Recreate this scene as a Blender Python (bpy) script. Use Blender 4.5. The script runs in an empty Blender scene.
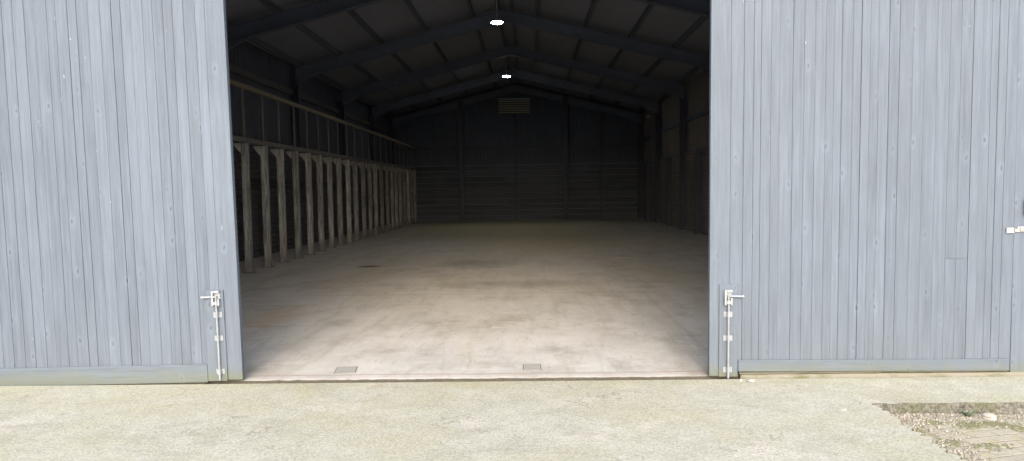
import bpy, bmesh, math, random
from mathutils import Vector, Matrix
from math import radians as RAD
random.seed(7)
SC = bpy.context.scene
COL = SC.collection

# ------------------------------------------------------------------ helpers
class MB:
    """collects faces; every face may carry a per-piece tone (attribute 'tone')"""
    def __init__(s):
        s.v = []; s.f = []; s.t = []
    def face(s, pts, tone=0.5):
        i = len(s.v); s.v += [tuple(p) for p in pts]
        s.f.append(tuple(range(i, i + len(pts)))); s.t.append(tone)
    def solid(s, verts, faces, tone=0.5):
        i = len(s.v); s.v += [tuple(p) for p in verts]
        for f in faces:
            s.f.append(tuple(i + k for k in f)); s.t.append(tone)
    def box(s, x0, x1, y0, y1, z0, z1, tone=0.5):
        v = [(x0,y0,z0),(x1,y0,z0),(x1,y1,z0),(x0,y1,z0),(x0,y0,z1),(x1,y0,z1),(x1,y1,z1),(x0,y1,z1)]
        s.solid(v, [(0,3,2,1),(4,5,6,7),(0,1,5,4),(1,2,6,5),(2,3,7,6),(3,0,4,7)], tone)
    def prism(s, prof, axis, a, b, tone=0.5):
        """closed profile (list of 2-tuples) swept along axis 0/1/2 from a to b"""
        n = len(prof)
        def P(p, t):
            if axis == 0: return (t, p[0], p[1])
            if axis == 1: return (p[0], t, p[1])
            return (p[0], p[1], t)
        v = [P(p, a) for p in prof] + [P(p, b) for p in prof]
        f = [(k, (k+1) % n, n + (k+1) % n, n + k) for k in range(n)]
        f += [tuple(range(n-1, -1, -1)), tuple(range(n, 2*n))]
        s.solid(v, f, tone)
    def tube(s, p, q, r, n=10, tone=0.5, r2=None):
        p, q = Vector(p), Vector(q); d = (q - p).normalized()
        a = d.orthogonal().normalized(); b = d.cross(a)
        r2 = r if r2 is None else r2
        v = []
        for c, rr in ((p, r), (q, r2)):
            for k in range(n):
                t = 2*math.pi*k/n
                v.append(c + a*math.cos(t)*rr + b*math.sin(t)*rr)
        f = [(k, (k+1) % n, n + (k+1) % n, n + k) for k in range(n)]
        f += [tuple(range(n-1, -1, -1)), tuple(range(n, 2*n))]
        s.solid(v, f, tone)
    def build(s, name, mat, parent=None, loc=None, bevel=0.0, smooth=False):
        me = bpy.data.meshes.new(name)
        me.from_pydata(s.v, [], s.f)
        at = me.attributes.new('tone', 'FLOAT', 'FACE')
        at.data.foreach_set('value', s.t)
        bm = bmesh.new(); bm.from_mesh(me)
        bmesh.ops.recalc_face_normals(bm, faces=bm.faces)
        if smooth:
            for f in bm.faces: f.smooth = True
        bm.to_mesh(me); bm.free()
        me.materials.append(mat)
        o = bpy.data.objects.new(name, me); COL.objects.link(o)
        if parent: o.parent = parent
        if loc: o.location = loc
        if bevel:
            m = o.modifiers.new('bevel', 'BEVEL'); m.width = bevel; m.segments = 2; m.limit_method = 'ANGLE'
        return o

def tag(o, label=None, cat=None, group=None, kind=None):
    if label: o['label'] = label
    if cat: o['category'] = cat
    if group: o['group'] = group
    if kind: o['kind'] = kind
    return o
def empty(name, loc=(0,0,0)):
    o = bpy.data.objects.new(name, None); COL.objects.link(o); o.location = loc
    o.empty_display_size = 0.2
    return o
def copy_tree(o, parent=None):
    c = o.copy(); COL.objects.link(c)
    if parent: c.parent = parent
    for ch in list(o.children): copy_tree(ch, c)
    return c

# ------------------------------------------------------------------ materials
class NT:
    def __init__(s, name):
        s.m = bpy.data.materials.new(name); s.m.use_nodes = True
        s.n = s.m.node_tree.nodes; s.l = s.m.node_tree.links
        s.b = s.n['Principled BSDF']; s.c = None
    def new(s, t, **kw):
        x = s.n.new(t)
        for k, v in kw.items(): setattr(x, k, v)
        return x
    def plug(s, inp, v):
        if isinstance(v, (int, float)): inp.default_value = v
        elif isinstance(v, (tuple, list)):
            inp.default_value = tuple(v) + ((1,) if len(v) == 3 and inp.type == 'RGBA' else ())
        else: s.l.new(v, inp)
    def co(s, scale=(1,1,1), off=(0,0,0)):
        if s.c is None: s.c = s.new('ShaderNodeTexCoord').outputs['Object']
        m = s.new('ShaderNodeMapping'); s.plug(m.inputs['Vector'], s.c)
        m.inputs['Scale'].default_value = scale; m.inputs['Location'].default_value = off
        return m.outputs[0]
    def noise(s, vec, scale, detail=4, rough=0.55, dist=0.0, out='Fac'):
        x = s.new('ShaderNodeTexNoise'); s.plug(x.inputs['Vector'], vec)
        x.inputs['Scale'].default_value = scale; x.inputs['Detail'].default_value = detail
        x.inputs['Roughness'].default_value = rough; x.inputs['Distortion'].default_value = dist
        return x.outputs[out]
    def vor(s, vec, scale, feature='F1', out='Distance', rnd=1.0):
        x = s.new('ShaderNodeTexVoronoi', feature=feature); s.plug(x.inputs['Vector'], vec)
        x.inputs['Scale'].default_value = scale; x.inputs['Randomness'].default_value = rnd
        return x.outputs[out]
    def ramp(s, fac, a, b, c0=0.0, c1=1.0):
        x = s.new('ShaderNodeMapRange', clamp=True); s.plug(x.inputs['Value'], fac)
        x.inputs['From Min'].default_value = a; x.inputs['From Max'].default_value = b
        x.inputs['To Min'].default_value = c0; x.inputs['To Max'].default_value = c1
        return x.outputs[0]
    def math(s, op, a, b=0.0):
        x = s.new('ShaderNodeMath', operation=op); s.plug(x.inputs[0], a); s.plug(x.inputs[1], b)
        return x.outputs[0]
    def mix(s, fac, a, b, mode='MIX'):
        x = s.new('ShaderNodeMix', data_type='RGBA', blend_type=mode)
        s.plug(x.inputs[0], fac); s.plug(x.inputs[6], a); s.plug(x.inputs[7], b)
        return x.outputs[2]
    def xyz(s):
        if s.c is None: s.c = s.new('ShaderNodeTexCoord').outputs['Object']
        x = s.new('ShaderNodeSeparateXYZ'); s.plug(x.inputs[0], s.c); return x.outputs
    def attr(s, name='tone'):
        return s.new('ShaderNodeAttribute', attribute_name=name).outputs['Fac']
    def scale(s, col, f):
        x = s.new('ShaderNodeVectorMath', operation='SCALE'); s.plug(x.inputs[0], col); s.plug(x.inputs['Scale'], f)
        return x.outputs[0]
    def done(s, col, rough=0.8, metal=0.0, bump=None, bd=0.01, bs=0.5, spec=0.5):
        s.plug(s.b.inputs['Base Color'], col); s.plug(s.b.inputs['Roughness'], rough); s.plug(s.b.inputs['Metallic'], metal)
        s.b.inputs['Specular IOR Level'].default_value = spec
        if bump is not None:
            x = s.new('ShaderNodeBump'); x.inputs['Strength'].default_value = bs; x.inputs['Distance'].default_value = bd
            s.plug(x.inputs['Height'], bump); s.plug(s.b.inputs['Normal'], x.outputs[0])
        return s.m

def mat_boards(name, base, var, algae=0.0, flecks=0.6, off=0.0, lying=False):
    n = NT(name); t = n.attr()
    sh = n.new('ShaderNodeCombineXYZ'); n.plug(sh.inputs[0], n.math('MULTIPLY', t, 37.0)); n.plug(sh.inputs[2], n.math('MULTIPLY', t, 91.0))
    v = n.new('ShaderNodeVectorMath', operation='ADD'); n.plug(v.inputs[0], n.co(off=(off,0,0))); n.plug(v.inputs[1], sh.outputs[0])
    def st(sc):
        m = n.new('ShaderNodeMapping'); n.plug(m.inputs['Vector'], v.outputs[0]); m.inputs['Scale'].default_value = (sc[2], sc[1], sc[0]) if lying else sc; return m.outputs[0]
    grain = n.noise(st((1,1,0.028)), 130, 5, 0.6, 0.3)
    streak = n.noise(st((1,1,0.035)), 38, 4, 0.6)
    patch = n.noise(n.co((1,1,0.6), (off+3,0,0)), 1.6, 4, 0.6)
    ks = n.new('ShaderNodeSeparateXYZ'); n.plug(ks.inputs[0], n.co((1,1,0.45), (off,0,0)))
    kc = n.new('ShaderNodeCombineXYZ'); n.plug(kc.inputs[0], n.math('ADD', ks.outputs[0], n.math('MULTIPLY', n.math('SUBTRACT', n.noise(n.co((1,1,1)), 9, 2), 0.5), 0.05))); n.plug(kc.inputs[1], ks.outputs[2])
    kv = n.new('ShaderNodeTexVoronoi', voronoi_dimensions='2D'); n.plug(kv.inputs['Vector'], kc.outputs[0]); kv.inputs['Scale'].default_value = 7.0
    knot = kv.outputs['Distance']
    kr = n.new('ShaderNodeSeparateXYZ'); n.plug(kr.inputs[0], kv.outputs['Color'])
    keep = n.ramp(kr.outputs[0], 0.62, 1.0)
    kn = n.math('MULTIPLY', n.ramp(knot, 0.03, 0.085, 1, 0), keep)
    ring = n.math('MULTIPLY', n.ramp(knot, 0.06, 0.24, 1, 0), keep)
    f = n.math('ADD', n.math('MULTIPLY', n.math('SUBTRACT', t, 0.5), var), 1.0)
    f = n.math('ADD', f, n.math('MULTIPLY', n.math('SUBTRACT', grain, 0.5), 0.75))
    f = n.math('ADD', f, n.math('MULTIPLY', n.math('SUBTRACT', streak, 0.5), 0.62))
    f = n.math('ADD', f, n.math('MULTIPLY', n.math('SUBTRACT', patch, 0.5), 0.34))
    f = n.math('SUBTRACT', f, n.math('MULTIPLY', kn, 0.32))
    f = n.math('ADD', f, n.math('MULTIPLY', n.math('SUBTRACT', ring, kn), 0.20))
    col = n.scale(base, f)
    # weathered warmer patches where the paint is thin
    thin = n.ramp(n.noise(st((1,1,0.08)), 9, 5, 0.65), 0.55, 0.75)
    col = n.mix(n.math('MULTIPLY', thin, 0.35), col, (base[0]*1.10, base[1]*1.03, base[2]*0.98))
    # bare white scuffs
    w = n.ramp(n.noise(st((1,0.4,0.25)), 24, 3, 0.5), 0.745, 0.77)
    col = n.mix(n.math('MULTIPLY', w, flecks), col, (0.34,0.36,0.38))
    if algae:
        z = n.xyz()[2]
        g = n.ramp(n.math('ADD', z, n.math('MULTIPLY', n.noise(n.co((1,1,1)), 7, 6, 0.75), -0.28)), -0.12, -0.02, 1, 0)
        col = n.mix(n.math('MULTIPLY', g, algae), col, (0.115,0.125,0.055))
        g2 = n.ramp(n.math('ADD', z, n.math('MULTIPLY', n.noise(n.co((1,1,.3)), 14, 5, 0.7), -0.6)), -0.25, 0.5, 1, 0)
        col = n.mix(n.math('MULTIPLY', g2, 0.12), col, (0.115,0.125,0.11))
    h = n.math('ADD', n.math('MULTIPLY', grain, 0.5), n.math('MULTIPLY', kn, -0.6))
    return n.done(col, n.ramp(grain, 0.2, 0.8, 0.55, 0.75), 0, h, 0.003, 0.8, 0.35)

DOORC = (0.092,0.118,0.160)
M = {}
M['door'] = mat_boards('weathered blue grey boards', DOORC, 0.17, 0.55)
M['door2'] = mat_boards('weathered blue grey boards right', (DOORC[0]*1.0,DOORC[1]*1.0,DOORC[2]*0.985), 0.10, 0.55, 0.7, 11.0)
M['rail'] = mat_boards('bottom rail paint', (0.092,0.118,0.156), 0.10, 0.42, 0.4, 5.0, True)

def mat_plain(name, col, rough=0.6, metal=0.0, var=0.25, sc=6, bump=0.0, stretch=(1,1,1), dirt=None, spec=0.5):
    n = NT(name)
    a = n.noise(n.co(stretch), sc, 5, 0.65); b = n.noise(n.co(stretch, (7,3,1)), sc*7, 4, 0.6)
    f = n.math('ADD', n.math('MULTIPLY', n.math('SUBTRACT', a, 0.5), var*2), n.math('ADD', 1.0, n.math('MULTIPLY', n.math('SUBTRACT', b, 0.5), var)))
    c = n.scale(col, f)
    if dirt:
        c = n.mix(n.ramp(n.noise(n.co(stretch, (2,9,4)), sc*1.7, 6, 0.7), 0.52, 0.70), c, dirt)
    return n.done(c, rough, metal, b if bump else None, bump or 0.01, 0.5, spec)

M['galv'] = mat_plain('galvanised steel', (0.255,0.285,0.325), 0.5, 0.3, 0.35, 22, 0, (1,1,1), (0.19,0.19,0.19))
M['hasp'] = mat_plain('bright hasp steel', (0.36,0.36,0.375), 0.45, 0.35, 0.3, 30)
M['handle'] = mat_plain('dark iron handle', (0.07,0.085,0.11), 0.6, 0.4, 0.2, 30)
M['steel_dark'] = mat_plain('dark painted steel post', (0.055,0.065,0.10), 0.6, 0.0, 0.25, 1.2)
M['steel'] = mat_plain('painted steel frame', (0.115,0.135,0.19), 0.6, 0.0, 0.25, 1.2)  # frame, roof and purlin colours lifted towards blue to stand in for haze
M['roof'] = mat_plain('fibre cement sheet underside', (0.255,0.268,0.33), 0.9, 0, 0.18, 0.7, 0, (1,0.4,1))
M['purlin'] = mat_plain('purlin steel', (0.12,0.13,0.17), 0.7, 0, 0.2, 1.0)
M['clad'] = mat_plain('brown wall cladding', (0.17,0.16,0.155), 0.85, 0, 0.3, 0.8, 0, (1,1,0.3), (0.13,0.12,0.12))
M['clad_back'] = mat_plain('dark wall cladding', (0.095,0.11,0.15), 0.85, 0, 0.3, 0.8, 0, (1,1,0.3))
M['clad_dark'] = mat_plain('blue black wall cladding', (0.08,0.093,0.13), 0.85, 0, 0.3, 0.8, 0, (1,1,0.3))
M['lining'] = mat_plain('dark corrugated lining', (0.06,0.063,0.075), 0.6, 0.2, 0.4, 2.0, 0, (1,1,1), (0.09,0.088,0.085))
M['backboard'] = None
n = NT('horizontal grey boards'); t = n.attr()
c = n.scale((0.085,0.095,0.125), n.math('ADD', 0.8, n.math('MULTIPLY', t, 0.4)))
c = n.mix(n.math('MULTIPLY', n.ramp(n.noise(n.co((0.4,1,2.5)), 3, 5, 0.7), 0.52, 0.75), 0.6), c, (0.20,0.185,0.165))
M['backboard'] = n.done(c, 0.85)
n = NT('dusty weathered stanchion'); rnd = n.new('ShaderNodeObjectInfo').outputs['Random']
sh = n.new('ShaderNodeVectorMath', operation='ADD'); n.plug(sh.inputs[0], n.co((1,1,0.12))); cb = n.new('ShaderNodeCombineXYZ'); n.plug(cb.inputs[0], n.math('MULTIPLY', rnd, 60.0)); n.plug(sh.inputs[1], cb.outputs[0])
c = n.mix(n.ramp(n.noise(sh.outputs[0], 16, 6, 0.7), 0.38, 0.62), (0.14,0.135,0.135), (0.40,0.41,0.43))
c = n.mix(n.math('MULTIPLY', n.ramp(n.noise(sh.outputs[0], 5, 4, 0.6), 0.5, 0.7), 0.6), c, (0.15,0.12,0.095))
zz = n.xyz()[2]
c = n.mix(n.ramp(n.math('ADD', zz, n.math('MULTIPLY', n.noise(sh.outputs[0], 9, 4), -0.5)), -0.15, 0.15, 0.6, 0), c, (0.10,0.09,0.075))
M['post'] = n.done(n.scale(c, n.math('ADD', 0.75, n.math('MULTIPLY', rnd, 0.5))), 0.85)
M['gusset'] = mat_plain('pale gusset steel', (0.32,0.32,0.32), 0.7, 0, 0.2, 9)
M['bar'] = mat_plain('thin dusty bars', (0.12,0.12,0.125), 0.8, 0, 0.3, 6)
M['timber'] = mat_plain('yellow timber rail', (0.19,0.16,0.12), 0.75, 0, 0.3, 5, 0, (1,0.1,1))
M['louvre'] = mat_plain('pale louvre', (0.52,0.50,0.38), 0.7, 0, 0.15, 4)
M['plate'] = mat_plain('worn floor plate steel', (0.29,0.29,0.275), 0.7, 0.0, 0.25, 25)
M['plate_hole'] = mat_plain('dark socket edge', (0.16,0.155,0.145), 0.9, 0, 0.3, 20)  # darker edge round the floor plates
M['lamp_case'] = mat_plain('lamp housing', (0.45,0.45,0.45), 0.5, 0.3, 0.1, 10)
M['stripwood'] = mat_plain('grey guide strip', (0.20,0.195,0.165), 0.8, 0, 0.3, 8, 0.002, (0.3,1,1), (0.10,0.11,0.05))
M['stone'] = mat_plain('pale stone', (0.34,0.33,0.30), 0.9, 0, 0.25, 30, 0.004)
M['outer'] = mat_plain('outer roof sheet', (0.3,0.3,0.31), 0.8, 0, 0.2, 1)
n = NT('lamp glow'); n.b.inputs['Emission Color'].default_value = (1.0,0.97,0.9,1); n.b.inputs['Emission Strength'].default_value = 52
M['glow'] = n.m
n = NT('moss'); g = n.noise(n.co(), 40, 5, 0.7)
M['moss'] = n.done(n.mix(g, (0.12,0.125,0.06), (0.23,0.23,0.135)), 0.95, 0, n.noise(n.co(), 160, 4), 0.01, 0.8)
n = NT('weed leaf'); g = n.noise(n.co(), 30, 3)
M['leaf'] = n.done(n.mix(g, (0.13,0.165,0.10), (0.25,0.29,0.21)), 0.7)

# concrete apron in the open: sandy, speckled, with algae blotches
n = NT('weathered concrete apron')
big = n.noise(n.co((1,1.3,1)), 0.9, 5, 0.62, 0.4); mid = n.noise(n.co(), 4.5, 5, 0.65); fine = n.noise(n.co(), 60, 4, 0.7); grit = n.vor(n.co(), 95, 'F1', 'Color')
c = n.mix(n.ramp(mid, 0.3, 0.7), (0.375,0.378,0.32), (0.46,0.462,0.405))
c = n.mix(n.ramp(big, 0.46, 0.66), c, (0.39,0.39,0.29))
c = n.mix(n.math('MULTIPLY', n.ramp(n.noise(n.co((1,1,1),(4,8,0)), 1.7, 5, 0.7), 0.56, 0.70), 0.7), c, (0.54,0.52,0.48))
y = n.xyz()[1]
c = n.mix(n.math('MULTIPLY', n.ramp(n.noise(n.co((1,1.6,1),(14,2,0)), 1.1, 6, 0.72, 0.8), 0.54, 0.66), 0.45), c, (0.30,0.295,0.235))
ck = n.math('ABSOLUTE', n.math('SUBTRACT', n.noise(n.co((1,1,1),(30,3,0)), 0.9, 5, 0.6), 0.5))
c = n.mix(n.math('MULTIPLY', n.math('MULTIPLY', n.ramp(ck, 0.0, 0.006, 1, 0), n.ramp(n.noise(n.co((1,1,1),(2,40,0)), 1.6, 3), 0.52, 0.6)), 0.5), c, (0.15,0.14,0.10))
edge = n.ramp(n.math('ADD', y, n.math('MULTIPLY', n.noise(n.co(), 5, 5, 0.7), -0.9)), 5.0, 5.5)
c = n.mix(n.math('MULTIPLY', edge, 0.45), c, (0.38,0.37,0.225))
c = n.mix(n.math('MULTIPLY', n.ramp(n.noise(n.co((1,1,1),(1,5,2)), 3.2, 6, 0.75), 0.60, 0.72), 0.30), c, (0.27,0.25,0.19))
f = n.math('ADD', 0.57, n.math('MULTIPLY', fine, 0.60))
gs = n.new('ShaderNodeSeparateXYZ'); n.plug(gs.inputs[0], grit)
f = n.math('ADD', f, n.math('MULTIPLY', n.math('SUBTRACT', gs.outputs[0], 0.5), 0.30))
f = n.math('SUBTRACT', f, n.math('MULTIPLY', n.ramp(n.noise(n.co((1,1,1),(9,9,0)), 28, 2), 0.70, 0.76), 0.35))
c = n.scale(c, f)
M['apron'] = n.done(c, 0.92, 0, n.math('ADD', fine, n.math('MULTIPLY', gs.outputs[0], 0.5)), 0.006, 0.7, 0.3)

n = NT('mossy kerb face')
a = n.noise(n.co(), 38, 5, 0.75); b = n.noise(n.co(), 6, 4)
c = n.mix(n.ramp(a, 0.35, 0.65), (0.045,0.045,0.038), (0.22,0.22,0.20)); c = n.mix(n.math('MULTIPLY', n.ramp(b, 0.45, 0.65), 0.6), c, (0.09,0.10,0.05))
M['kerb'] = n.done(c, 0.95, 0, a, 0.015, 1.0, 0.2)

# block paving lower down, half buried in grit
n = NT('worn block paving')
br = n.new('ShaderNodeTexBrick'); m = n.new('ShaderNodeMapping'); n.plug(m.inputs['Vector'], n.co()); m.inputs['Rotation'].default_value = (0,0,RAD(-12))
n.plug(br.inputs['Vector'], m.outputs[0]); br.inputs['Scale'].default_value = 1.0
br.inputs['Brick Width'].default_value = 0.20; br.inputs['Row Height'].default_value = 0.10; br.inputs['Mortar Size'].default_value = 0.008; br.inputs['Mortar Smooth'].default_value = 1.0
br.inputs['Color1'].default_value = (0.37,0.345,0.285,1); br.inputs['Color2'].default_value = (0.33,0.315,0.26,1); br.inputs['Mortar'].default_value = (0.26,0.245,0.19,1)
fine = n.noise(n.co(), 55, 5, 0.7); big = n.noise(n.co(), 2.6, 5, 0.7)
c = n.mix(n.ramp(big, 0.36, 0.56), br.outputs['Color'], (0.34,0.325,0.265))
c = n.mix(n.math('MULTIPLY', n.ramp(n.noise(n.co((1,1,1),(3,3,3)), 7, 5, 0.7), 0.55, 0.68), 0.6), c, (0.30,0.28,0.15))
c = n.scale(c, n.math('ADD', 0.6, n.math('MULTIPLY', fine, 0.8)))
M['paving'] = n.done(c, 0.95, 0, n.math('ADD', n.math('MULTIPLY', br.outputs['Fac'], -0.8), fine), 0.008, 0.8, 0.2)

# floor inside: power-trowelled slab with drive-over wear
n = NT('worn barn floor concrete')
X = n.xyz()
big = n.noise(n.co((1,0.45,1)), 0.55, 6, 0.62, 0.6); mid = n.noise(n.co((1,0.6,1),(3,1,0)), 2.3, 6, 0.68); fine = n.noise(n.co(), 38, 5, 0.7)
track = n.noise(n.co((1.6,0.13,1),(2,0,0)), 1.9, 7, 0.68, 1.4)
c = n.mix(n.ramp(mid, 0.3, 0.7), (0.385,0.382,0.368), (0.49,0.487,0.472))
c = n.mix(n.math('MULTIPLY', n.ramp(track, 0.50, 0.66), 0.42), c, (0.30,0.285,0.24))
c = n.mix(n.math('MULTIPLY', n.ramp(big, 0.50, 0.66), 0.50), c, (0.37,0.34,0.25))
c = n.mix(n.math('MULTIPLY', n.ramp(n.noise(n.co((1,0.8,1),(7,2,0)), 1.1, 6, 0.78), 0.50, 0.66), 0.62), c, (0.25,0.23,0.195))
# small dark dried scrapes
sc = n.ramp(n.noise(n.co((0.55,2.0,1),(5,0,0)), 2.2, 5, 0.68), 0.655, 0.72)
c = n.mix(n.math('MULTIPLY', sc, 0.6), c, (0.15,0.135,0.115))
sk = n.noise(n.co((3.0,0.5,1),(8,4,0)), 3.0, 8, 0.75, 0.6)
c = n.mix(n.math('MULTIPLY', n.ramp(sk, 0.56, 0.66), 0.40), c, (0.22,0.205,0.175))
sk2 = n.noise(n.co((0.7,2.2,1),(18,4,0)), 2.6, 8, 0.75, 0.4)
c = n.mix(n.math('MULTIPLY', n.ramp(sk2, 0.57, 0.66), 0.40), c, (0.60,0.59,0.56))
def blob(cx, cy, rx, ry, col, k, soft=0.6):
    global c
    d1 = n.math('DIVIDE', n.math('SUBTRACT', X[0], cx), rx); d2 = n.math('DIVIDE', n.math('SUBTRACT', X[1], cy), ry)
    r = n.math('SQRT', n.math('ADD', n.math('MULTIPLY', d1, d1), n.math('MULTIPLY', d2, d2)))
    r = n.math('ADD', r, n.math('MULTIPLY', n.math('SUBTRACT', n.noise(n.co(), 3.2, 5, 0.7), 0.5), 1.5))
    c = n.mix(n.math('MULTIPLY', n.ramp(r, 1-soft, 1.0, 1, 0), k), c, col)
blob(-3.35, 8.9, 0.42, 1.0, (0.42,0.29,0.16), 0.42)         # rust brown spill by the left post
blob(-3.45, 14.9, 0.26, 0.22, (0.06,0.055,0.05), 0.9, 0.4)   # black scrape
blob(-1.2, 15.2, 1.1, 1.1, (0.17,0.16,0.13), 0.5)
blob(-0.2, 11.8, 1.6, 0.6, (0.22,0.205,0.18), 0.45)
blob(2.9, 20.0, 1.3, 1.8, (0.50,0.44,0.30), 0.35)
blob(0.3, 22.0, 3.2, 6.0, (0.38,0.345,0.215), 0.75)
blob(-1.0, 30.0, 6.0, 8.0, (0.40,0.365,0.225), 0.8)
# saw-cut joint and a crack running to the right jamb
def line(coord, at, w, k, a, lo, hi):
    global c
    wob = n.math('MULTIPLY', n.math('SUBTRACT', n.noise(n.co(), 1.2, 6, 0.7), 0.5), 0.12 if w < .02 else 0.06)
    d = n.math('ABSOLUTE', n.math('SUBTRACT', n.math('ADD', coord, wob), at))
    gate = n.math('MULTIPLY', n.ramp(a, lo, lo+0.2), n.ramp(a, hi-0.2, hi, 1, 0))
    c = n.mix(n.math('MULTIPLY', n.math('MULTIPLY', n.ramp(d, w*0.4, w, 1, 0), gate), k), c, (0.16,0.14,0.12))
line(X[1], 10.75, 0.05, 0.25, X[0], -7.2, 1.75)
line(X[0], 1.72, 0.03, 0.20, X[1], 6.0, 10.8)
line(X[1], 8.3, 0.03, 0.25, X[0], -4.5, -2.0)
line(X[1], 6.03, 0.022, 0.45, X[0], -2.6, 1.6)
red = n.math('MULTIPLY', n.ramp(X[1], 5.86, 6.0), n.ramp(n.math('ADD', X[1], n.math('MULTIPLY', mid, 0.2)), 6.10, 6.22, 1, 0))
c = n.mix(n.math('MULTIPLY', red, n.ramp(n.noise(n.co((1,3,1)), 3, 4), 0.45, 0.62, 0, 0.35)), c, (0.40,0.27,0.21))
c = n.scale(c, n.math('ADD', 0.80, n.math('MULTIPLY', fine, 0.40)))
M['floor'] = n.done(c, n.ramp(mid, 0.3, 0.7, 0.55, 0.75), 0, n.math('ADD', fine, n.math('MULTIPLY', mid, 2)), 0.004, 0.35, 0.4)
n = NT('field ground'); a = n.noise(n.co(), 0.4, 6, 0.7)
M['ground'] = n.done(n.mix(a, (0.22,0.20,0.15), (0.34,0.31,0.25)), 0.95)
n = NT('joint dirt and shadow line'); a = n.noise(n.co(), 40, 4)
M['dirt'] = n.done(n.mix(a, (0.035,0.032,0.026), (0.10,0.092,0.07)), 1.0)  # joint dirt, reused as a painted shadow line under the left door

# ------------------------------------------------------------------ ground
YD = 5.85                       # the doors' front face
mb = MB(); mb.face([(-400,-400,-0.12),(400,-400,-0.12),(400,400,-0.12),(-400,400,-0.12)])
tag(mb.build('ground', M['ground']), 'plain trodden ground around the barn', kind='structure')

def jag(p, q, step, amp, seed):
    r = random.Random(seed); p, q = Vector(p), Vector(q); L = (q-p).length; k = max(2, int(L/step)); d = (q-p)/L; nrm = Vector((-d.y, d.x))
    return [p + (q-p)*(i/k) + nrm*(r.uniform(-amp, amp) if 0 < i < k else 0) for i in range(k+1)]
NX, NY = 2.49, 5.11             # corner of the broken-out rectangle
e1 = jag((NX,-1), (NX,NY), 0.03, 0.030, 1); e2 = jag((NX,NY), (9,NY+0.02), 0.04, 0.011, 2)
out = [Vector((NX,-30))] + e1 + e2[1:] + [Vector((40,NY)), Vector((40,YD-0.055)), Vector((-40,YD-0.055)), Vector((-40,-30))]
bm = bmesh.new(); vs = [bm.verts.new((p.x,p.y,0)) for p in out]; f = bm.faces.new(vs)
if f.normal.z < 0: f.normal_flip()
bm.normal_update()
bmesh.ops.triangulate(bm, faces=[f])
me = bpy.data.meshes.new('concrete_apron'); bm.to_mesh(me); bm.free(); me.materials.append(M['apron'])
o = bpy.data.objects.new('concrete_apron', me); COL.objects.link(o)
tag(o, 'pale sandy concrete apron in front of the barn doors', kind='structure')
mb = MB(); chain = e1 + e2[1:]
for a, b in zip(chain, chain[1:]):
    mb.face([(a.x,a.y,0),(b.x,b.y,0),(b.x+0.004,b.y-0.006,-0.11),(a.x+0.004,a.y-0.006,-0.11)])
tag(mb.build('kerb', M['kerb']), 'rough mossy edge of the broken concrete apron', kind='structure')
mb = MB(); K = 40
for i in range(K):
    for j in range(K):
        def P(i, j):
            x = NX-0.05 + i*0.16; yy = NY+0.03 - j*0.16
            return (x, yy, -0.085 + 0.012*math.sin(x*3.1+yy*1.7)*math.sin(yy*2.3))
        mb.face([P(i,j),P(i,j+1),P(i+1,j+1),P(i+1,j)])
o = mb.build('block_paving', M['paving'], smooth=True); tag(o, 'worn block paving below the broken apron edge', kind='structure')
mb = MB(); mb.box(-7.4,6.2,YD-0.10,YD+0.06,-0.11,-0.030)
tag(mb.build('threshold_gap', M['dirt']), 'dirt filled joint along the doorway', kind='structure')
# floor slab with a worn rounded nose
bm_y0 = YD+0.03
mb = MB()
nose = jag((-7.1,bm_y0), (5.8,bm_y0), 0.05, 0.010, 5); nd = MB()
for a, b in zip(nose, nose[1:]):
    nd.face([(a.x,a.y,-0.05),(b.x,b.y,-0.05),(b.x,b.y+0.012,0.0),(a.x,a.y+0.012,0.0)])
    mb.face([(a.x,a.y+0.012,0.0),(b.x,b.y+0.012,0.0),(b.x,b.y+0.05,0.004),(a.x,a.y+0.05,0.004)])
    mb.face([(a.x,a.y+0.05,0.004),(b.x,b.y+0.05,0.004),(b.x,36.6,0.004),(a.x,36.6,0.004)])
tag(nd.build('floor_edge', M['dirt']), 'dirty worn front edge of the floor slab', kind='structure')
tag(mb.build('barn_floor', M['floor']), 'worn stained concrete floor inside the barn', kind='structure')

# ------------------------------------------------------------------ barn shell
barn = empty('barn', (-0.65, YD+0.1, 0))
tag(barn, 'long portal framed barn with dark interior behind open sliding doors', 'barn')
def bpart(mb, name, mat, **k):
    o = mb.build(name, mat, **k); o.parent = barn; o.matrix_parent_inverse = Matrix.Translation(barn.location).inverted(); return o
def sub(o, par):
    o.parent = par; o.matrix_parent_inverse = Matrix.Translation(barn.location).inverted() if par is barn else par.matrix_world.inverted(); return o
RX, AP, SL = -0.65, 6.6, 0.25     # ridge x, rafter soffit at the apex, slope
WL, WR = -7.1, 5.82
YF, YB = YD+0.12, 36.62
def soff(x): return AP - SL*abs(x-RX)
def roofz(x): return soff(x) + 0.36 + 0.18
# front gable wall round the opening (doors hang in front of it)
HD = 4.75  # unseen head of the opening, set high to let daylight deeper in
def fwall():
    mb = MB(); y0, y1 = YF, YF+0.12
    mb.box(WL,-2.62,y0,y1,0.0,HD); mb.box(1.66,WR,y0,y1,0.0,HD)
    for a, b in ((WL,RX),(RX,WR)):
        mb.prism([(a,HD),(b,HD),(b,roofz(b)),(a,roofz(a))], 1, y0, y1)
    return mb
bpart(fwall(), 'front_wall', M['clad_back'])
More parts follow.
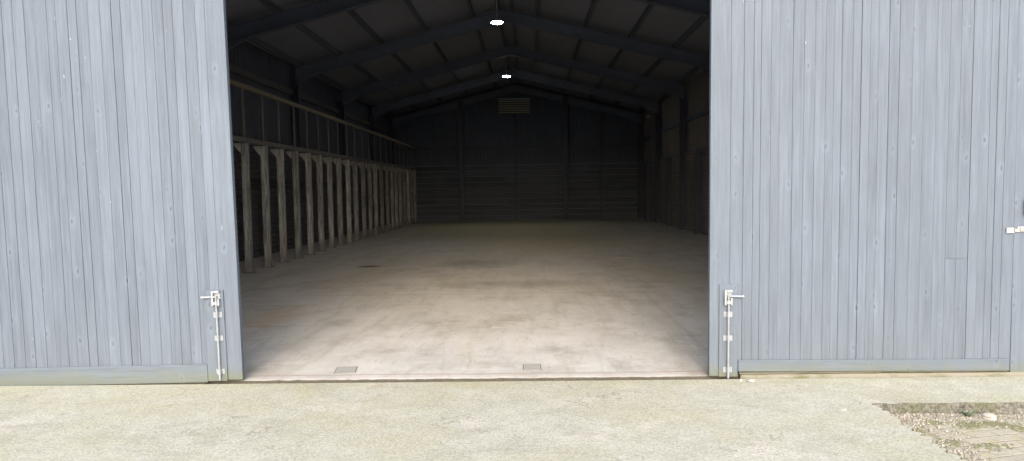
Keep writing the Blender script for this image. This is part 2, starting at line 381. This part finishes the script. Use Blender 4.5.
# back gable: boarded foot, vertical cladding above, hole for the louvre
VX0, VX1, VZ0, VZ1 = -1.53, 0.09, 5.53, 6.32
mb = MB(); z = 0.0; k = 0
while z < 2.85:
    h = 0.29; x = WL-0.1
    while x < WR:
        w = min(random.choice((2.4,3.0,3.6)), WR-x); t = random.random()
        mb.prism([(YB,z),(YB-0.010,z+0.003),(YB-0.010,z+h-0.10),(YB-0.060,z+h-0.085),(YB-0.060,z+h-0.01),(YB,z+h)], 0, x, x+w-0.004, t)
        x += w
    mb.box(WL-0.1,WR+0.1,YB-0.066,YB-0.0605,z+h-0.045,z+h-0.012,2.6+random.random()*2.2)
    z += h; k += 1
bpart(mb, 'wall_boarding', M['backboard'])
mb = MB()
def vclad(x0, x1, zf0, zf1, step=0.19):
    x = x0
    while x < x1-1e-4:
        e = min(x+step, x1); t = random.random()
        mb.face([(x,YB,zf0),(x+0.02,YB-0.025,zf0),(x+0.02,YB-0.025,zf1(x+0.02)),(x,YB,zf1(x))], t)
        if e-x > 0.05:
            mb.face([(x+0.02,YB-0.025,zf0),(e-0.03,YB-0.025,zf0),(e-0.03,YB-0.025,zf1(e-0.03)),(x+0.02,YB-0.025,zf1(x+0.02))], t)
            mb.face([(e-0.03,YB-0.025,zf0),(e,YB,zf0),(e,YB,zf1(e)),(e-0.03,YB-0.025,zf1(e-0.03))], t)
        x = e
vclad(WL-0.14, VX0, 2.86, roofz); vclad(VX0, VX1, 2.86, lambda x: VZ0); vclad(VX0, VX1, VZ1, roofz); vclad(VX1, WR+0.2, 2.86, roofz)
mb.box(WL-0.14,WR+0.2,YB+0.02,YB+0.05,-0.05,2.86)
bpart(mb, 'back_wall', M['clad_back'])
for x, w in ((-3.5,0.26),(1.9,0.26),(-0.7,0.13),(3.7,0.13)):
    mb = MB(); top = min(soff(x)+0.3, VZ0 if VX0 < x < VX1 else 99)
    mb.box(x-w/2,x+w/2,YB-0.05-w,YB-0.032,0.0,top)
    bpart(mb, 'wall_post', M['steel_dark'])
mb = MB(); mb.box(WL,WR,YB-0.12,YB-0.034,3.72,3.86); bpart(mb, 'wall_rail', M['steel_dark'])
mb = MB()
for a, b, c0, d in ((VX0-0.06,VX1+0.06,VZ1,VZ1+0.06),(VX0-0.06,VX1+0.06,VZ0-0.06,VZ0),(VX0-0.06,VX0,VZ0,VZ1),(VX1,VX1+0.06,VZ0,VZ1)):
    mb.box(a,b,YB-0.09,YB-0.027,c0,d)
vent = bpart(mb, 'louvre_vent', M['clad_back'])
bpy.context.view_layer.update()
mb = MB(); mb.box(VX0-0.02,VX1+0.02,YB+0.03,YB+0.05,VZ0-0.02,VZ1+0.02); sub(mb.build('backing', M['clad_dark']), vent)  # added dark board behind the slats, blocks daylight through the gaps
mb = MB(); ns = 7
for i in range(ns):
    zc = VZ0 + (i+0.5)*(VZ1-VZ0)/ns
    mb.prism([(YB-0.07,zc-0.036),(YB-0.064,zc-0.042),(YB-0.010,zc+0.028),(YB-0.016,zc+0.034)], 0, VX0+0.001, VX1-0.001, random.random())
sub(mb.build('slats', M['louvre']), vent)
# side walls: corrugated sheet
def side_wall(x, sgn, z0, mat, name):
    mb = MB(); prof = []; y = YF+0.12; step = 0.055; k = 0
    while y < YB:
        prof.append((y, 0.022*(1 if k % 4 in (1,2) else 0))); y += step; k += 1
    for (ya, da), (yb, db) in zip(prof, prof[1:]):
        mb.face([(x+sgn*da,ya,z0),(x+sgn*db,yb,z0),(x+sgn*db,yb,roofz(x)),(x+sgn*da,ya,roofz(x))], 0.5)
    mb.box(min(x-sgn*0.06,x-sgn*0.03),max(x-sgn*0.06,x-sgn*0.03),YF,YB,-0.05,roofz(x)-0.02)
    return bpart(mb, name, mat)
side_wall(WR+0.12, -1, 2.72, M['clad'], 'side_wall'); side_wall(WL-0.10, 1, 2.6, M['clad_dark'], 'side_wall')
# dark ribbed lining at the foot of both side walls
def lining(x, sgn, ztop, mat):
    mb = MB(); z = 0.0
    while z < ztop:
        h = 0.13
        for a, b, da, db in ((0,0.3,0,0.028),(0.3,0.7,0.028,0.028),(0.7,1.0,0.028,0)):
            y = YF+0.13
            while y < YB-0.06:
                e = min(y+1.0, YB-0.05); t = random.random()
                mb.face([(x+sgn*da,y,z+a*h),(x+sgn*da,e,z+a*h),(x+sgn*db,e,z+b*h),(x+sgn*db,y,z+b*h)], t); y = e
        z += h
    bpart(mb, 'wall_lining', mat)
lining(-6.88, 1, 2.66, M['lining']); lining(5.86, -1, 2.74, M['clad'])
# roof
mb = MB()
for x0, x1 in ((WL-0.3,RX),(RX,WR+0.3)):
    n_ = 12
    for i in range(n_):
        a = x0+(x1-x0)*i/n_; b = x0+(x1-x0)*(i+1)/n_
        mb.face([(a,YF-0.25,roofz(a)),(b,YF-0.25,roofz(b)),(b,YB+0.25,roofz(b)),(a,YB+0.25,roofz(a))])
roof = bpart(mb, 'roof', M['roof'])
bpy.context.view_layer.update()
for s in (-1, 1):
    for d in (0.2, 0.95, 2.4, 3.75, 5.05, 6.25):
        x = RX + s*d; zt = roofz(x)-0.012
        mb = MB(); mb.box(x-0.035,x+0.035,YF+0.13,YB-0.05,zt-0.16,zt)
        sub(mb.build('purlin', M['purlin']), roof)
# portal frames
def ibeam_rafter(mb, a, b, y):
    z = lambda x: soff(x)
    def strip(x0, x1, d0, d1, y0, y1):
        v = []
        for x in (x0, x1):
            for dz in (d0, d1):
                for yy in (y0, y1): v.append((x, yy, z(x)+dz))
        mb.solid(v, [(0,1,3,2),(4,6,7,5),(0,4,5,1),(2,3,7,6),(0,2,6,4),(1,5,7,3)])
    strip(a,b,0.0,0.016,y-0.09,y+0.09); strip(a,b,0.344,0.36,y-0.09,y+0.09); strip(a,b,0.016,0.344,y-0.006,y+0.006)
for y in (11.0, 16.1, 21.2, 26.4, 31.5, 36.38):
    fr = None
    mb = MB()
    ibeam_rafter(mb, WL+0.1, RX, y); ibeam_rafter(mb, RX, WR-0.02, y)
    # eaves haunches
    for s, xw in ((-1,WL+0.12),(1,WR-0.03)):
        x1 = xw - s*0.7
        mb.prism([(xw,soff(xw)+0.01),(x1,soff(x1)+0.005),(xw,soff(xw)-0.16)], 1, y-0.05, y+0.05)
    fr = bpart(mb, 'portal_frame', M['steel'])
    bpy.context.view_layer.update()
    for x0, x1 in ((WL-0.02,WL+0.2),(WR-0.19,WR+0.03)):
        mb = MB(); zt = soff((x0+x1)/2)
        mb.box(x0,x0+0.014,y-0.10,y+0.10,0.0,zt); mb.box(x1-0.014,x1,y-0.10,y+0.10,0.0,zt); mb.box(x0+0.014,x1-0.014,y-0.006,y+0.006,0.0,zt)
        sub(mb.build('column', M['steel_dark']), fr)
for y in (13.5, 18.65, 23.9, 28.95, 34.0):
    mb = MB(); mb.box(WR-0.20,WR+0.01,y-0.09,y+0.09,0.0,2.82); bpart(mb, 'wall_post', M['steel_dark'])
for z in (2.76, 4.0):
    mb = MB(); mb.box(WR+0.035,WR+0.10,YF+0.13,YB-0.1,z,z+0.14); bpart(mb, 'wall_rail', M['steel'])
mb = MB(); mb.box(WL-0.07,WL+0.0,YF+0.13,YB-0.1,4.55,4.72); bpart(mb, 'wall_rail', M['bar'])

# ------------------------------------------------------------------ stanchions down the left side
PX, PH = -5.70, 2.62
def make_post():
    r = empty('stanchion')
    mb = MB()
    mb.box(-0.065,-0.055,-0.055,0.055,0.014,PH); mb.box(0.055,0.065,-0.055,0.055,0.014,PH); mb.box(-0.055,0.055,-0.005,0.005,0.014,PH)
    mb.build('beam', M['post'], r)
    mb = MB(); mb.box(-0.10,0.10,-0.09,0.09,0,0.014); mb.build('base_plate', M['bar'], r)
    mb = MB(); mb.prism([(-0.066,PH),(-0.23,PH),(-0.23,PH-0.03),(-0.066,PH-0.22)], 1, -0.012, 0.0); mb.build('gusset', M['gusset'], r)
    mb = MB(); mb.box(-0.016,0.016,-0.016,0.016,PH+0.101,3.70); mb.build('upright', M['bar'], r)
    return r
ORD = ['first','second','third','fourth','fifth','sixth','seventh','eighth','ninth','tenth','eleventh','twelfth','thirteenth','fourteenth','fifteenth','sixteenth','seventeenth','eighteenth','nineteenth','twentieth','twenty-first','twenty-second']
p0 = make_post(); NP = 22
for i in range(NP):
    o = p0 if i == 0 else copy_tree(p0)
    o.location = (PX + random.uniform(-0.015,0.015), 14.0 + i*0.995 + random.uniform(-0.03,0.03), 0.004); o.rotation_euler.z = random.uniform(-0.08,0.08)
    lab = 'grey dusty steel stanchion, nearest to the left sliding door' if i == 0 else ('grey dusty steel stanchion, last of the row beside the back wall' if i == NP-1 else
          f'grey dusty steel stanchion, {ORD[i]} in the left row counted from the doorway')
    tag(o, lab, 'post', 'steel stanchions along the left side of the barn')
mb = MB(); mb.box(PX-0.06,PX+0.06,13.3,YB-0.3,PH+0.012,PH+0.108)
tag(mb.build('top_rail', M['bar']), 'grey rail laid along the tops of the stanchions', 'rail')
mb = MB(); mb.box(PX-0.03,PX+0.03,13.3,YB-0.3,3.712,3.80)
tag(mb.build('timber_rail', M['timber']), 'yellowish timber rail above the thin uprights of the stanchions', 'rail')

# ------------------------------------------------------------------ lamps and vent light
def lamp(x, y, z, label):
    r = empty('ceiling_lamp', (x,y,z)); tag(r, label, 'lamp', 'lit lamps under the barn ridge')
    mb = MB(); v = [(0.17*math.cos(k*math.pi/12)*q,0.19*math.sin(k*math.pi/12)*q,h) for h, q in ((0,1),(0.03,0.95),(0.07,0.45)) for k in range(24)]
    mb.solid(v, [tuple(range(23,-1,-1)), tuple(range(48,72))]+[(b*24+k,b*24+(k+1)%24,b*24+24+(k+1)%24,b*24+24+k) for b in (0,1) for k in range(24)]); mb.box(-0.008,0.008,-0.008,0.008,0.07,roofz(x)-0.02-z)
    mb.build('lamp_housing', M['lamp_case'], r)
    mb = MB(); mb.prism([(0.15*math.cos(k*math.pi/12),0.17*math.sin(k*math.pi/12)) for k in range(24)], 2, -0.012, -0.002); mb.build('diffuser', M['glow'], r)
lamp(-0.81, 19.3, 6.14, 'bright white lamp under the ridge, the nearer and larger of two')
lamp(-0.88, 29.3, 6.28, 'bright white lamp under the ridge, the farther and smaller above the louvre')
r = empty('floodlight', (5.3,31.3,4.72)); tag(r, 'tiny unlit floodlight high in the far right corner', 'lamp')
mb = MB(); mb.box(-0.08,0.08,-0.03,0.05,-0.05,0.05); mb.build('housing', M['gusset'], r)
mb = MB(); mb.box(0.02,0.30,-0.012,0.012,0.051,0.07); mb.build('bracket', M['bar'], r)

# ------------------------------------------------------------------ sliding doors
HT = 4.95
def boards(x0, x1, z0, z1, y, seed, wmin, wmax, cuts=(), deep=1.0):
    """vertical boards with eased edges; each board gets its own tone"""
    r = random.Random(seed); mb = MB(); x = x0
    while x < x1-0.004:
        w = r.uniform(wmin, wmax)
        if x1-(x+w) < wmin*0.6: w = x1-x
        e = x+w; t = r.random(); yy = y + r.uniform(-0.002, 0.002); ch = r.uniform(0.003, 0.0065); dp = deep*r.choice((0.0018,0.0025,0.003,0.006))
        zs = [z0]
        for cx, cw, cz in cuts:
            if cx <= (x+e)/2 <= cx+cw: zs.append(cz)
        zs = sorted(zs)+[z1]
        for q in range(len(zs)-1):
            if q: t = t*0.8+0.1
            mb.prism([(x+0.0006,yy+0.028),(x+0.0006,yy+dp),(x+ch,yy),(e-ch,yy),(e-0.0006,yy+dp),(e-0.0006,yy+0.028)], 2, zs[q]+(0.002 if q else 0), zs[q+1], t)
        x = e
    return mb
def one_board(x0, x1, y0, y1, z0, z1, t=0.5):
    mb = MB(); mb.box(x0,x1,y0,y1,z0,z1,t); return mb
def drop_bolt(door, X, ztop, zbot, hand, socket_mat):
    """long galvanised drop bolt: rod with a lock plate, a lever and three keeps"""
    yf = YD-0.018
    mb = MB(); mb.tube((X,yf-0.022,zbot),(X,yf-0.022,ztop-0.03), 0.0085, 12)
    rod = mb.build('drop_bolt', M['galv'], door)
    bpy.context.view_layer.update()
    mb = MB(); mb.box(X-0.036,X+0.030,yf-0.006,yf,ztop-0.115,ztop+0.012)
    mb.box(X-0.036,X-0.020,yf-0.034,yf-0.006,ztop-0.115,ztop+0.012); mb.box(X+0.014,X+0.030,yf-0.034,yf-0.006,ztop-0.115,ztop-0.055)
    mb.box(X-0.020,X+0.030,yf-0.034,yf-0.006,ztop-0.006,ztop+0.012); mb.box(X-0.020,X+0.014,yf-0.037,yf-0.031,ztop-0.105,ztop-0.08)
    o = mb.build('lock_plate', M['galv'], bevel=0.002); o.parent = rod; o.matrix_parent_inverse = rod.matrix_world.inverted()
    mb = MB(); mb.tube((X+hand*0.008,yf-0.022,ztop-0.040),(X+hand*0.108,yf-0.030,ztop-0.040), 0.0085, 10); mb.tube((X+hand*0.105,yf-0.030,ztop-0.040),(X+hand*0.122,yf-0.032,ztop-0.040), 0.011, 10)
    o = mb.build('lever', M['galv']); o.parent = rod; o.matrix_parent_inverse = rod.matrix_world.inverted()
    for zz in (ztop-0.195, ztop-0.395, zbot+0.07):
        mb = MB(); mb.box(X-0.036,X-0.0125,yf-0.004,yf,zz-0.022,zz+0.022); mb.box(X+0.0125,X+0.036,yf-0.004,yf,zz-0.022,zz+0.022)
        mb.prism([(X-0.0125,yf),(X-0.0125,yf-0.030),(X-0.007,yf-0.036),(X+0.007,yf-0.036),(X+0.0125,yf-0.030),(X+0.0125,yf)], 2, zz-0.022, zz+0.022)
        for sx in (-0.026, 0.026):
            for sz in (-0.012, 0.012): mb.tube((X+sx,yf-0.003,zz+sz),(X+sx,yf-0.0065,zz+sz),0.004,8)
        o = mb.build('keep', M['galv']); o.parent = rod; o.matrix_parent_inverse = rod.matrix_world.inverted()

def door(root_x, label):
    d = empty('sliding_door', (root_x, YD, 0)); tag(d, label, 'door', 'tall sliding barn doors'); bpy.context.view_layer.update(); return d
def dpart(o, d):
    o.parent = d; o.matrix_parent_inverse = d.matrix_world.inverted(); return o
_b = MB.build
# left leaf
dl = door(-4.05, 'blue grey boarded sliding door left of the opening, lever of its bolt pointing left')
dpart(boards(-5.65,-2.640,0.12,HT,YD,11,0.078,0.102).build('boarding', M['door']), dl)
dpart(one_board(-2.639,-2.476,YD-0.004,YD+0.045,0.002,HT,0.62).build('stile', M['door'], bevel=0.004), dl)
dpart(one_board(-5.65,-2.770,YD-0.020,YD-0.0032,-0.012,0.148,0.5).build('bottom_rail', M['rail'], bevel=0.006), dl)
dpart(one_board(-2.768,-2.601,YD-0.018,YD-0.0055,-0.002,0.780,0.45).build('bolt_board', M['door'], bevel=0.003), dl)
dpart(one_board(-5.65,-2.70,YD+0.029,YD+0.055,0.03,HT-0.02,0.3).build('backing', M['door']), dl)
# right leaf
dr = door(2.73, 'blue grey boarded sliding door right of the opening, lever of its bolt pointing right')
dpart(boards(1.654,3.972,0.11,HT,YD,23,0.060,0.108,((3.42,0.20,0.98),),deep=0.55).build('boarding', M['door2']), dr)
dpart(one_board(1.488,1.653,YD-0.004,YD+0.045,0.005,HT,0.7).build('stile', M['door2'], bevel=0.004), dr)
dpart(one_board(1.726,3.962,YD-0.020,YD-0.0032,0.045,0.146,0.5).build('bottom_rail', M['rail'], bevel=0.006), dr)
dpart(one_board(1.566,1.722,YD-0.018,YD-0.0055,0.004,0.785,0.35).build('bolt_board', M['door2'], bevel=0.003), dr)
dpart(one_board(1.72,3.970,YD+0.029,YD+0.055,0.06,HT-0.02,0.3).build('backing', M['door2']), dr)
def dbolt(d, *a):
    before = set(bpy.data.objects); drop_bolt(None, *a)
    rod = [o for o in bpy.data.objects if o not in before and o.parent is None][0]; dpart(rod, d)
dbolt(dl, -2.655, 0.765, 0.012, -1, None)
dbolt(dr, 1.637, 0.728, -0.004, 1, None)
# hasp across the seam at the right
mb = MB(); zz = 1.213; yf = YD-0.001
mb.box(3.905,3.965,yf-0.010,yf-0.004,zz-0.022,zz+0.022); mb.box(3.968,4.00,yf-0.016,yf-0.008,zz-0.012,zz+0.012)
mb.box(3.905,3.965,yf-0.016,yf-0.010,zz+0.010,zz+0.022); mb.box(3.905,3.965,yf-0.016,yf-0.010,zz-0.022,zz-0.010); mb.box(3.905,3.915,yf-0.016,yf-0.010,zz-0.010,zz+0.010)
hp = dpart(mb.build('hasp', M['hasp'], bevel=0.002), dr)
# next leaf, only its edge in view
de = door(4.75, 'narrow strip of boarded door at the far right beyond the hasp')
dpart(one_board(3.977,4.14,YD-0.003,YD+0.045,0.01,HT,0.75).build('stile', M['door'], bevel=0.004), de)
dpart(boards(4.142,5.55,0.01,HT,YD,31,0.078,0.102).build('boarding', M['door']), de)
mb = MB(); mb.box(4.002,4.11,YD-0.012,YD-0.0035,zz-0.022,zz+0.022); mb.box(4.02,4.075,YD-0.026,YD-0.012,zz-0.013,zz-0.004); mb.box(4.02,4.075,YD-0.026,YD-0.012,zz+0.005,zz+0.014)
dpart(mb.build('staple', M['hasp'], bevel=0.002), de)
mb = MB(); mb.box(4.052,4.075,YD-0.05,YD-0.003,1.33,1.46); dpart(mb.build('handle', M['handle'], bevel=0.006), de)
dl.rotation_euler.y = RAD(-0.7); dr.rotation_euler.y = RAD(0.35)
# guide strips on the ground under the leaves
mb = MB(); mb.box(1.75,5.5,YD-0.004,YD+0.028,-0.016,0.022); mb.box(1.75,5.5,YD+0.0281,YD+0.04,-0.016,0.034)
tag(mb.build('guide_strip', M['stripwood']), 'thin mossy guide strip on the ground under the right door', 'door guide')
mb = MB(); mb.box(-5.6,-2.80,YD-0.002,YD+0.03,-0.016,0.010)  # its dark colour paints in the shadow line beneath the leaf
tag(mb.build('guide_strip', M['dirt']), 'thin guide strip coloured dark as a shadow line on the ground under the left door', 'door guide')

# ------------------------------------------------------------------ bolt plates let into the floor
def floor_plate(x, y, rot, w, d, label):
    r = empty('floor_plate', (x,y,0.004)); r.rotation_euler.z = rot; tag(r, label, 'floor plate', 'small metal plates in the barn floor')
    mb = MB(); 
    for a in ((-w-0.008,w+0.008,-d-0.008,-d),(-w-0.008,w+0.008,d,d+0.008),(-w-0.008,-w,-d,d),(w,w+0.008,-d,d)): mb.box(a[0],a[1],a[2],a[3],0.0,0.0025)
    mb.build('rim', M['plate_hole'], r)
    mb = MB(); mb.box(-w+0.001,w-0.001,-d+0.001,d-0.001,0.0,0.0035); mb.build('cover', M['plate'], r)
floor_plate(-1.68, 6.20, RAD(8), 0.088, 0.105, 'small grey steel plate in the floor by the threshold, left of two, set askew')
floor_plate(0.0, 6.24, RAD(1), 0.075, 0.10, 'small grey steel plate in the floor by the threshold, right of two, set square')

# ------------------------------------------------------------------ loose bits by the broken edge
def stone(x, y, z, r, seed, label, flat=0.6):
    bm = bmesh.new(); bmesh.ops.create_icosphere(bm, subdivisions=2, radius=1); q = random.Random(seed)
    ph = [q.uniform(0,6) for _ in range(6)]
    for v in bm.verts:
        k = 1 + 0.22*math.sin(v.co.x*2.3+ph[0])*math.cos(v.co.y*2.7+ph[1]) + 0.16*math.sin(v.co.z*4+ph[2]) + q.uniform(-0.06,0.06)
        v.co = Vector((v.co.x*1.25, v.co.y, v.co.z*flat))*k*r
    me = bpy.data.meshes.new('stone'); bm.to_mesh(me); bm.free(); me.materials.append(M['stone'])
    o = bpy.data.objects.new('stone', me); COL.objects.link(o); o.location = (x,y,z+r*flat*0.55); o.rotation_euler.z = q.uniform(0,6)
    return tag(o, label, 'stone', 'pale loose stones')
ZP = -0.085
stone(3.26,5.00,ZP,0.040,1,'pale round stone against the kerb below the right door')
stone(1.80,5.72,0,0.026,3,'pale chip of stone beside the foot of the right bolt, the larger of two')
stone(1.72,5.745,0,0.016,4,'pale chip of stone beside the foot of the right bolt, the smaller of two')
stone(2.215,4.97,0,0.020,5,'flat pale stone lying alone on the apron left of the kerb', 0.35)
stone(2.72,4.93,ZP,0.022,6,'pale stone near the left end of the kerb')
stone(3.62,4.86,ZP,0.030,7,'flat pale stone at the right edge below the kerb', 0.4)
# gravel along the edge: countless chips
mb = MB(); q = random.Random(4)
for i in range(2600):
    if q.random() < 0.6:
        x = NX + abs(q.gauss(0,0.16)) + 0.01; y = q.uniform(3.6, NY-0.02)
    else:
        x = NX + q.random()**1.4*1.6; y = NY - 0.02 - abs(q.gauss(0,0.13))
    r = q.uniform(0.003,0.011)*(1.5 if q.random() < 0.06 else 1)
    z = -0.085 + 0.012*math.sin(x*3.1+y*1.7)*math.sin(y*2.3) + r*0.3
    pts = [Vector((q.gauss(0,1),q.gauss(0,1),q.gauss(0,0.7))).normalized() for _ in range(3)]
    v = [Vector((x,y,z)) + Vector((dx,dy,dz))*r for dx,dy,dz in ((1,0.2,0),(-0.3,1,0),(-0.9,-0.5,0),(0.3,-1,0.1),(0.1,0,0.8))]
    mb.solid(v, [(0,1,4),(1,2,4),(2,3,4),(3,0,4)], q.random())
n = NT('gravel chips'); t = n.attr(); M['gravel'] = n.done(n.mix(t, (0.14,0.125,0.095), (0.40,0.375,0.32)), 0.95)
tag(mb.build('gravel', M['gravel']), 'loose gravel strewn along the broken concrete edge', 'gravel', kind='stuff')
# grit on the apron
mb = MB(); q = random.Random(9)
for i in range(900):
    x = q.uniform(-5,4.5); y = q.uniform(3.6,5.78)
    if q.random() < 0.35: y = 5.785-abs(q.gauss(0,0.08))
    if x > NX-0.02 and y < NY+0.02: continue
    r = q.uniform(0.0015,0.0055)
    v = [Vector((x,y,0.001)) + Vector((dx,dy,dz))*r for dx,dy,dz in ((1,0.2,0),(-0.3,1,0),(-0.9,-0.5,0),(0.3,-1,0),(0.1,0,0.8))]
    mb.solid(v, [(0,1,4),(1,2,4),(2,3,4),(3,0,4)], q.random())
tag(mb.build('grit', M['gravel']), 'fine grit scattered over the concrete apron', 'grit', kind='stuff')
# moss pads
mb = MB(); q = random.Random(12)
for cx, cy, sx, sy, cnt in ((3.02,4.84,0.10,0.07,160),(3.18,4.87,0.13,0.05,220),(3.30,4.80,0.08,0.06,90),(3.52,4.89,0.09,0.05,130),(2.80,4.90,0.10,0.05,60),(2.70,4.52,0.10,0.06,50),(2.92,4.45,0.12,0.05,60),(3.72,4.78,0.1,0.07,110),(2.62,4.70,0.06,0.06,40)):
    for i in range(cnt):
        x = q.gauss(cx,sx*0.5); y = q.gauss(cy,sy*0.6); r = q.uniform(0.006,0.014)
        if y > NY-0.02: continue
        z = -0.085 + 0.012*math.sin(x*3.1+y*1.7)*math.sin(y*2.3)
        v = [(x+r*math.cos(k*1.257+x*9), y+r*math.sin(k*1.257+x*9), z) for k in range(5)] + [(x,y,z+r*q.uniform(0.5,0.9))]
        mb.solid(v, [(k,(k+1)%5,5) for k in range(5)], q.random())
tag(mb.build('moss', M['moss'], smooth=True), 'green moss pads in the paving below the kerb', 'moss', kind='stuff')
def weed(x, y, z, s, nl, seed, label):
    q = random.Random(seed); r = empty('weed', (x,y,z)); tag(r, label, 'weed', 'small weeds')
    mb = MB()
    for i in range(nl):
        a = q.uniform(0,6.28); L = s*q.uniform(0.6,1.0); w = L*0.16; up = q.uniform(0.5,2.2); prev = None
        for k in range(5):
            t = k/4; c_ = Vector((math.cos(a)*L*t, math.sin(a)*L*t, L*(up*t - 0.55*up*t*t))); sd = Vector((-math.sin(a), math.cos(a), 0))*w*math.sin(math.pi*(0.12+0.88*t))
            cur = (c_-sd, c_+sd+Vector((0,0,0.002)))
            if prev: mb.face([prev[0],cur[0],cur[1],prev[1]], q.random())
            prev = cur
    mb.build('leaves', M['leaf'], r)
    mb = MB(); mb.tube((0,0,-0.005),(0,0,s*0.12),0.003,6); mb.build('stem', M['leaf'], r)
weed(3.14,5.05,ZP,0.06,44,3,'pale green leafy weed growing at the foot of the kerb')
weed(2.93,4.13,ZP,0.06,14,5,'small bright green weed at the bottom edge of the paving')

# ------------------------------------------------------------------ light
w = bpy.data.worlds.new('World'); SC.world = w; w.use_nodes = True
nt = w.node_tree; sky = nt.nodes.new('ShaderNodeTexSky'); sky.sky_type = 'NISHITA'; sky.sun_disc = False
EL, AZ = RAD(28), RAD(179)      # azimuth clockwise from +Y: behind the camera, a little to the left
sky.sun_elevation = EL; sky.sun_rotation = AZ; sky.dust_density = 4.0; sky.ozone_density = 0.6; sky.air_density = 1.0
nt.links.new(sky.outputs[0], nt.nodes['Background'].inputs[0]); nt.nodes['Background'].inputs[1].default_value = 0.15
L = bpy.data.lights.new('sun', 'SUN'); L.energy = 0.9; L.angle = RAD(100); L.color = (1.0,0.985,0.965)
so = bpy.data.objects.new('sun', L); COL.objects.link(so)
d = Vector((math.sin(AZ)*math.cos(EL), math.cos(AZ)*math.cos(EL), math.sin(EL)))
so.rotation_euler = d.to_track_quat('Z','Y').to_euler(); so.location = d*60

# ------------------------------------------------------------------ camera
f = 700.0; pitch = math.atan(41.3/f); yaw = math.atan(18/f); roll = 0.0165
fw = Vector((-math.sin(yaw)*math.cos(pitch), math.cos(yaw)*math.cos(pitch), -math.sin(pitch)))
r0 = Vector((math.cos(yaw), math.sin(yaw), 0)); u0 = r0.cross(fw)
R = r0*math.cos(roll) - u0*math.sin(roll); U = u0*math.cos(roll) + r0*math.sin(roll)
cam = bpy.data.cameras.new('camera'); co = bpy.data.objects.new('camera', cam); COL.objects.link(co)
cam.sensor_width = 36; cam.sensor_fit = 'HORIZONTAL'; cam.lens = f/1024*36; cam.clip_start = 0.05; cam.clip_end = 2000
mw = Matrix((R, U, -fw)).transposed().to_4x4(); mw.translation = (0,0,1.611); co.matrix_world = mw
SC.camera = co

SC.view_settings.view_transform = 'Standard'; SC.view_settings.look = 'None'; SC.view_settings.gamma = 1
SC.view_settings.exposure = 1.6
SC.cycles.use_denoising = True
SC.cycles.max_bounces = 10; SC.cycles.diffuse_bounces = 8
SC.cycles.sample_clamp_indirect = 8
